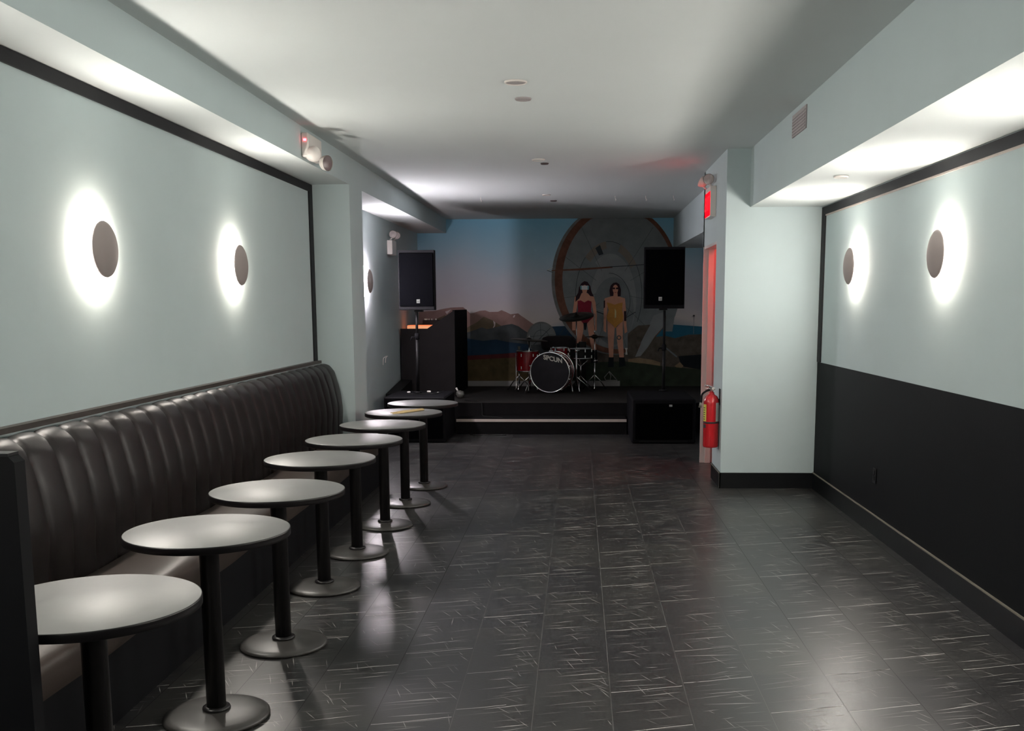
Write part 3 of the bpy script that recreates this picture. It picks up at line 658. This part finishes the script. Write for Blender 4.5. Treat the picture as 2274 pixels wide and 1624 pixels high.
MB().lathe([(.001, -.008), (.155, -.008), (.155, -.010), (.05, -.016), (.03, -.035), (.001, -.04)], n=48).build('lower_cymbal', M['cymbal'], hh)
th = thing('drum_throne', 'round black velvet drum throne behind the bass drum', 'stool', (-.30, 15.66, ZST))
MB().lathe([(.001, .79), (.17, .785), (.235, .76), (.262, .715), (.265, .66), (.255, .60), (.22, .57), (.001, .57)], n=40).build('seat', M['velvet'], th)
MB().cyl((0, 0, .12), (0, 0, .57), .018).build('post', M['chrome'], th)
for k in range(3):
    a = 2 * PI * k / 3; MB().tube([(0, 0, .2), (.22 * math.cos(a), .22 * math.sin(a), .008)], .009).build('leg', M['chrome'], th)
o = MB().bbox(.0, .115, 15.52, 15.62, ZST + .001, 1.06, .01).build('dark_upright', M['gear']); tag(o, 'tall narrow black block standing behind the snare drum', 'case')  # plain black block filling a tall dark area of unknown make
wb = MB().tube([(.42, 0, .0), (.40, 0, .05), (.475, 0, .135), (.57, 0, .03), (.60, 0, .0), (.42, 0, 0)], .008)
wb.tube([(.47, 0, .13), (.50, 0, .07), (.49, 0, .01)], .006)
o = wb.build('wire_hanger', M['ledge'], loc=(0, YM - .05, .452)); tag(o, 'bent pale wire triangle leaning on the low skirting under the mural', 'wire')

# cables, plugs and small things near the left pole
rr = random.Random(3)
def cable(pts, label, r=.005):
    P = cat([tuple(p) for p in pts], 6); o = MB().tube(P, r).build('cable', M['cable']); return tag(o, label, 'cable', 'cables on and beside the stage')
cable([(-2.06, 12.4, .548), (-2.0, 12.34, .549), (-1.9, 12.40, .549), (-1.85, 12.5, .549), (-1.76, 12.42, .549), (-1.7, 12.6, .549), (-1.68, 12.8, .549)], 'black cable looped on top of the left subwoofer by the pole foot')
cable([(-1.50, 13.6, .366), (-1.42, 13.5, .366), (-1.36, 13.42, .366), (-1.30, 13.36, .366), (-1.25, 13.284, .366), (-1.24, 13.278, .25), (-1.22, 13.2, .198), (-1.05, 13.05, .198), (-.95, 12.95, .198)], 'black cable hanging over the stage edge onto the step')
cable([(-1.35, 12.78, .0055), (-1.1, 12.70, .0055), (-.9, 12.76, .0055), (-1.05, 12.80, .0055), (-1.3, 12.70, .0055)], 'black cable coiled on the floor at the foot of the step', .006)
def plug(loc, s, label):
    o = MB().bbox(-s, s, -s * .6, s * .6, 0, s * .9, s * .25).build('power_plug', M['white'], loc=loc); tag(o, label, 'plug', 'white plugs on the left subwoofer')
plug((-2.08, 12.62, .542), .02, 'white plug left of the left speaker pole foot')
plug((-1.84, 12.68, .542), .024, 'white adaptor right of the left speaker pole foot')
plug((-1.72, 12.62, .542), .012, 'small white plug farther right of the left speaker pole')
t = thing('clip_lamp', 'small round milky lamp on the stage beside the dj booth', 'lamp', (-1.60, 13.95, .3603))
MB().lathe([(.001, .001), (.04, .01), (.058, .05), (.05, .09), (.001, .105)], n=20).build('globe', M['glassy'], t)
MB().tube([(-.03, 0, .09), (-.055, 0, .14)], .014).build('stem', M['white'], t)

# ------------------------------------------------------------------ exit sign + emergency lights
t = thing('exit_sign', 'red lit exit sign with two lamp heads on the wall above the doorway', 'exit sign', (1.25, 9.73, 2.40))
MB().box(-.054, -.001, 0, .37, 0, .27).build('housing', M['white'], t)
MB().box(-.058, -.0545, .008, .362, .012, .225).build('face', M['exit'], t)
textobj('lettering', 'EXIT', .18, M['exitlet'], t, Matrix.Translation((-.0595, .185, .118)) @ Matrix.Rotation(-PI / 2, 4, 'Z') @ Matrix.Rotation(PI / 2, 4, 'X'), ext=.0008, bold=.002)
for (x, y, z, dx, dy, dz) in ((-.062, .07, .335, -.25, -1, .1), (-.10, .27, .335, -.8, .35, .45)):
    d = Vector((dx, dy, dz)).normalized()
    hd = MB().lathe([(.001, -.05), (.025, -.045), (.043, -.02), (.05, .01), (.05, .016)], c=(x, y, z), ax=d, n=24).build('lamp_head', M['white'], t)
    MB().lathe([(.001, .020), (.03, .018), (.047, .013)], c=(x, y, z), ax=d, n=24).build('lens', M['lens2'], hd)
    MB().cyl((x * .6, y, .27), (x, y, z - .03), .010, n=10).build('bracket', M['white'], t)
t = thing('emergency_light', 'white emergency light with two round heads on the left ceiling beam', 'emergency light', (-2.02, 7.70, 2.66))
b = MB().bbox(.001, .055, 0, .40, .02, .19, .008).build('housing', M['white'], t)
MB().box(.02, .04, -.004, -.0005, .13, .145).build('indicator', M['led'], t)
for (x, y, z, dx, dy, dz) in ((.075, .03, .04, .35, .8, .1), (.115, .26, .005, 1, -.5, -.1)):
    d = Vector((dx, dy, dz)).normalized()
    hd = MB().lathe([(.001, -.045), (.03, -.04), (.052, -.015), (.058, .015), (.058, .022)], c=(x, y, z), ax=d, n=28).build('lamp_head', M['white'], t)
    MB().lathe([(.001, .027), (.03, .025), (.054, .018)], c=(x, y, z), ax=d, n=28).build('lens', M['lens'], hd)
    MB().cyl((.045, y, .05), (x, y, z), .012, n=10).build('bracket', M['white'], t)
t = thing('emergency_light', 'small white emergency light high on the recessed left wall near the stage', 'emergency light', (-2.4465, 13.36, 2.25))
MB().bbox(.003, .072, 0, .30, 0, .18, .006).build('housing', M['white'], t)
for (x, y) in ((.075, .03), (.085, .24)):
    d = Vector((.35, -1, .1)).normalized()
    hd = MB().lathe([(.001, -.04), (.03, -.035), (.045, -.01), (.05, .012), (.05, .018)], c=(x, y, .25), ax=d, n=24).build('lamp_head', M['white'], t)
    MB().lathe([(.001, .022), (.03, .02), (.046, .014)], c=(x, y, .25), ax=d, n=24).build('lens', M['lens2'], hd)
    MB().cyl((.04, y, .18), (x, y, .22), .010, n=10).build('bracket', M['white'], t)

# ------------------------------------------------------------------ fire extinguisher
t = thing('fire_extinguisher', 'red fire extinguisher hanging on the side of the white pier', 'fire extinguisher', (1.176, 9.2, .345))
MB().lathe([(.001, 0), (.058, 0), (.066, .006), (.068, .02), (.068, .40), (.064, .43), (.05, .455), (.03, .468), (.024, .478), (.024, .49), (.001, .49)], n=36).build('cylinder', M['extred'], t)
MB().lathe([(.0685, .215), (.0695, .217), (.0695, .229), (.0685, .231)], n=36).build('strap', M['print'], t)
b = MB().cyl((0, 0, .49), (0, 0, .525), .015); b.bbox(-.02, .02, -.02, .012, .505, .54, .004); b.build('valve', M['chrome'], t)
b = MB().tube([(0, .01, .535), (-.03, -.02, .548), (-.065, -.035, .552)], .007); b.build('handle', M['chrome'], t)
MB().tube([(0, .01, .515), (-.03, -.015, .522), (-.06, -.03, .516)], .006).build('lever', M['chrome'], t)
MB().lathe([(.001, 0), (.014, 0), (.014, .012), (.001, .014)], c=(.012, -.02, .52), ax=(.2, -1, .1), n=16).build('gauge', M['white'], t)
MB().tube(cat([(-.01, 0, .51), (-.05, -.02, .50), (-.085, -.02, .47), (-.09, -.02, .42), (-.094, -.02, .39)], 5), .009).build('hose', M['spkcase'], t)
MB().cyl((-.094, -.02, .40), (-.102, -.02, .355), .010, .014, n=12).build('nozzle', M['glassy'], t)
def wrap(a0, a1, z0, z1, r, n=10):
    v = []; f = []
    for i in range(n + 1):
        a = math.radians(a0 + (a1 - a0) * i / n)
        for z in (z0, z1): v.append((r * math.cos(a), r * math.sin(a), z))
    for i in range(n): f.append((2 * i, 2 * i + 2, 2 * i + 3, 2 * i + 1))
    return v, f
lb = MB().add(*wrap(185, 225, .235, .385, .0687)).build('label_sticker', M['yellow'], t)
b = MB()
for k in range(6): b.add(*wrap(190, 214, .25 + k * .02, .257 + k * .02, .0690, 4))
b.build('sticker_print', M['print'], lb)
MB().add(*wrap(300, 345, .235, .40, .0687)).build('instruction_label', M['badge'], t)
MB().add(*wrap(190, 222, .175, .208, .0687)).build('inspection_tag', M['print'], t)
MB().box(.069, .0738, -.03, .03, .38, .52).build('wall_bracket', M['steel'], t)

# ------------------------------------------------------------------ ceiling discs, vent, outlets, hooks
def disc(name, label, cat_, x, y, z, r, mrim, mcen):
    t = thing(name, label, cat_, (x, y, z - .0005))
    MB().lathe([(r * .86, -.004), (r * .9, -.011), (r, -.006), (r, 0)], n=40).build('rim', mrim, t)
    MB().lathe([(.001, -.005), (r * .87, -.005)], n=40).build('face', mcen, t)
disc('ceiling_light', 'larger unlit round ceiling light with white rim, nearest the viewer', 'ceiling light', -.372, 6.32, ZC, .068, M['white'], M['dgrille'])
disc('smoke_detector', 'grey round ceiling disc just behind the nearest ceiling light', 'smoke detector', -.355, 6.82, ZC, .053, M['dgrille'], M['dgrille'])
disc('ceiling_light', 'white rimmed round ceiling light in the middle of the ceiling', 'ceiling light', -.365, 9.6, ZC, .06, M['white'], M['ceil'])
disc('smoke_detector', 'small dark disc behind the middle ceiling light', 'smoke detector', -.317, 9.85, ZC, .038, M['ddark'], M['ddark'])
disc('ceiling_light', 'white rimmed round ceiling light in the dim part near the stage', 'ceiling light', -.385, 12.6, ZC, .05, M['white'], M['ceil'])
disc('smoke_detector', 'small dark disc on the ceiling closest to the stage', 'smoke detector', -.317, 13.3, ZC, .042, M['ddark'], M['ddark'])
disc('ceiling_light', 'small round light set in the underside of the right ceiling beam', 'ceiling light', 1.681, 6.91, 2.4145, .047, M['white'], M['ceil'])
hk = None
for x, l in ((-1.186, 'small white hook on the ceiling left of the others, before the stage'), (.435, 'small white ceiling hook, first of the three on the right'), (.803, 'small white ceiling hook, middle of the three on the right'), (1.135, 'small white ceiling hook nearest the red exit sign')):
    if hk is None:
        hk = MB().tube([(0, 0, 0), (0, 0, -.03), (.012, 0, -.045), (.006, 0, -.058)], .0045).build('ceiling_hook', M['white'], loc=(x, 12.8, ZC)); tag(hk, l, 'hook', 'ceiling hooks')
    else:
        o = hk.copy(); COL.objects.link(o); o.location = (x, 12.82, ZC); o['label'] = l
t = thing('air_vent', 'pale rectangular air vent on the side of the right ceiling beam', 'vent', (1.45, 6.90, 2.715))
MB().box(-.008, -.0005, 0, .43, 0, .145).build('frame', M['dgrille'], t)
for k in range(6): MB().box(-.012, -.0085, .015, .415, .015 + k * .02, .023 + k * .02).build('slat', M['dgrille'], t)
t = thing('wall_outlet', 'black outlet plate low on the black wainscot of the right wall', 'outlet', (rx(7.24) - .0065, 7.24, .36))
MB().bbox(-.007, -.0005, -.035, .035, 0, .105, .002).build('plate', M['trim'], t)
MB().box(-.010, -.0075, -.015, .015, .02, .05).build('socket', M['base'], t); MB().box(-.010, -.0075, -.015, .015, .06, .09).build('socket', M['base'], t)
o = MB().tube(cat([(0, 0, -.10), (.004, 0, -.02), (.02, .06, .0), (.02, .16, .005)], 5), .004).tube(cat([(0, .16, -.08), (.004, .17, -.02), (.02, .20, .0)], 5), .004).build('wall_wire', M['white'], loc=(-2.432, 12.85, .97)); tag(o, 'two short white wires poking out of the recessed left wall', 'wire')

# ------------------------------------------------------------------ camera
F, PX, PY, yw, pt, rl = 2300.0, 1189.546, 1014.288, -.04155, -.14501, -.0036
f = Vector((math.sin(yw) * math.cos(pt), math.cos(yw) * math.cos(pt), math.sin(pt))); r = Vector((math.cos(yw), -math.sin(yw), 0)); u = r.cross(f)
cr_, sr_ = math.cos(rl), math.sin(rl); r2 = r * cr_ + u * sr_; u2 = u * cr_ - r * sr_
cam = bpy.data.cameras.new('camera'); co = bpy.data.objects.new('camera', cam); COL.objects.link(co)
mw = Matrix((( r2.x, u2.x, -f.x, 0), (r2.y, u2.y, -f.y, 0), (r2.z, u2.z, -f.z, 1.6), (0, 0, 0, 1)))
co.matrix_world = mw
cam.sensor_fit = 'HORIZONTAL'; cam.sensor_width = 36; cam.lens = 36 * F / 2274
cam.shift_x = -(PX - 1137) / 2274; cam.shift_y = (PY - 812) / 2274; cam.clip_start = .05
sc.camera = co

# ------------------------------------------------------------------ world / colour
wd = bpy.data.worlds.new('world'); sc.world = wd; wd.use_nodes = True
wd.node_tree.nodes['Background'].inputs[0].default_value = (.02, .02, .022, 1); wd.node_tree.nodes['Background'].inputs[1].default_value = .5
sc.view_settings.view_transform = 'Standard'; sc.view_settings.look = 'None'; sc.view_settings.gamma = 1; sc.view_settings.use_curve_mapping = False
sc.view_settings.exposure = 2.72
sc.cycles.max_bounces = 6; sc.cycles.diffuse_bounces = 4; sc.cycles.glossy_bounces = 3; sc.cycles.transparent_max_bounces = 2
sc.cycles.use_adaptive_sampling = True; sc.cycles.adaptive_threshold = .03; sc.cycles.use_denoising = True
sc.cycles.sample_clamp_indirect = 10.0
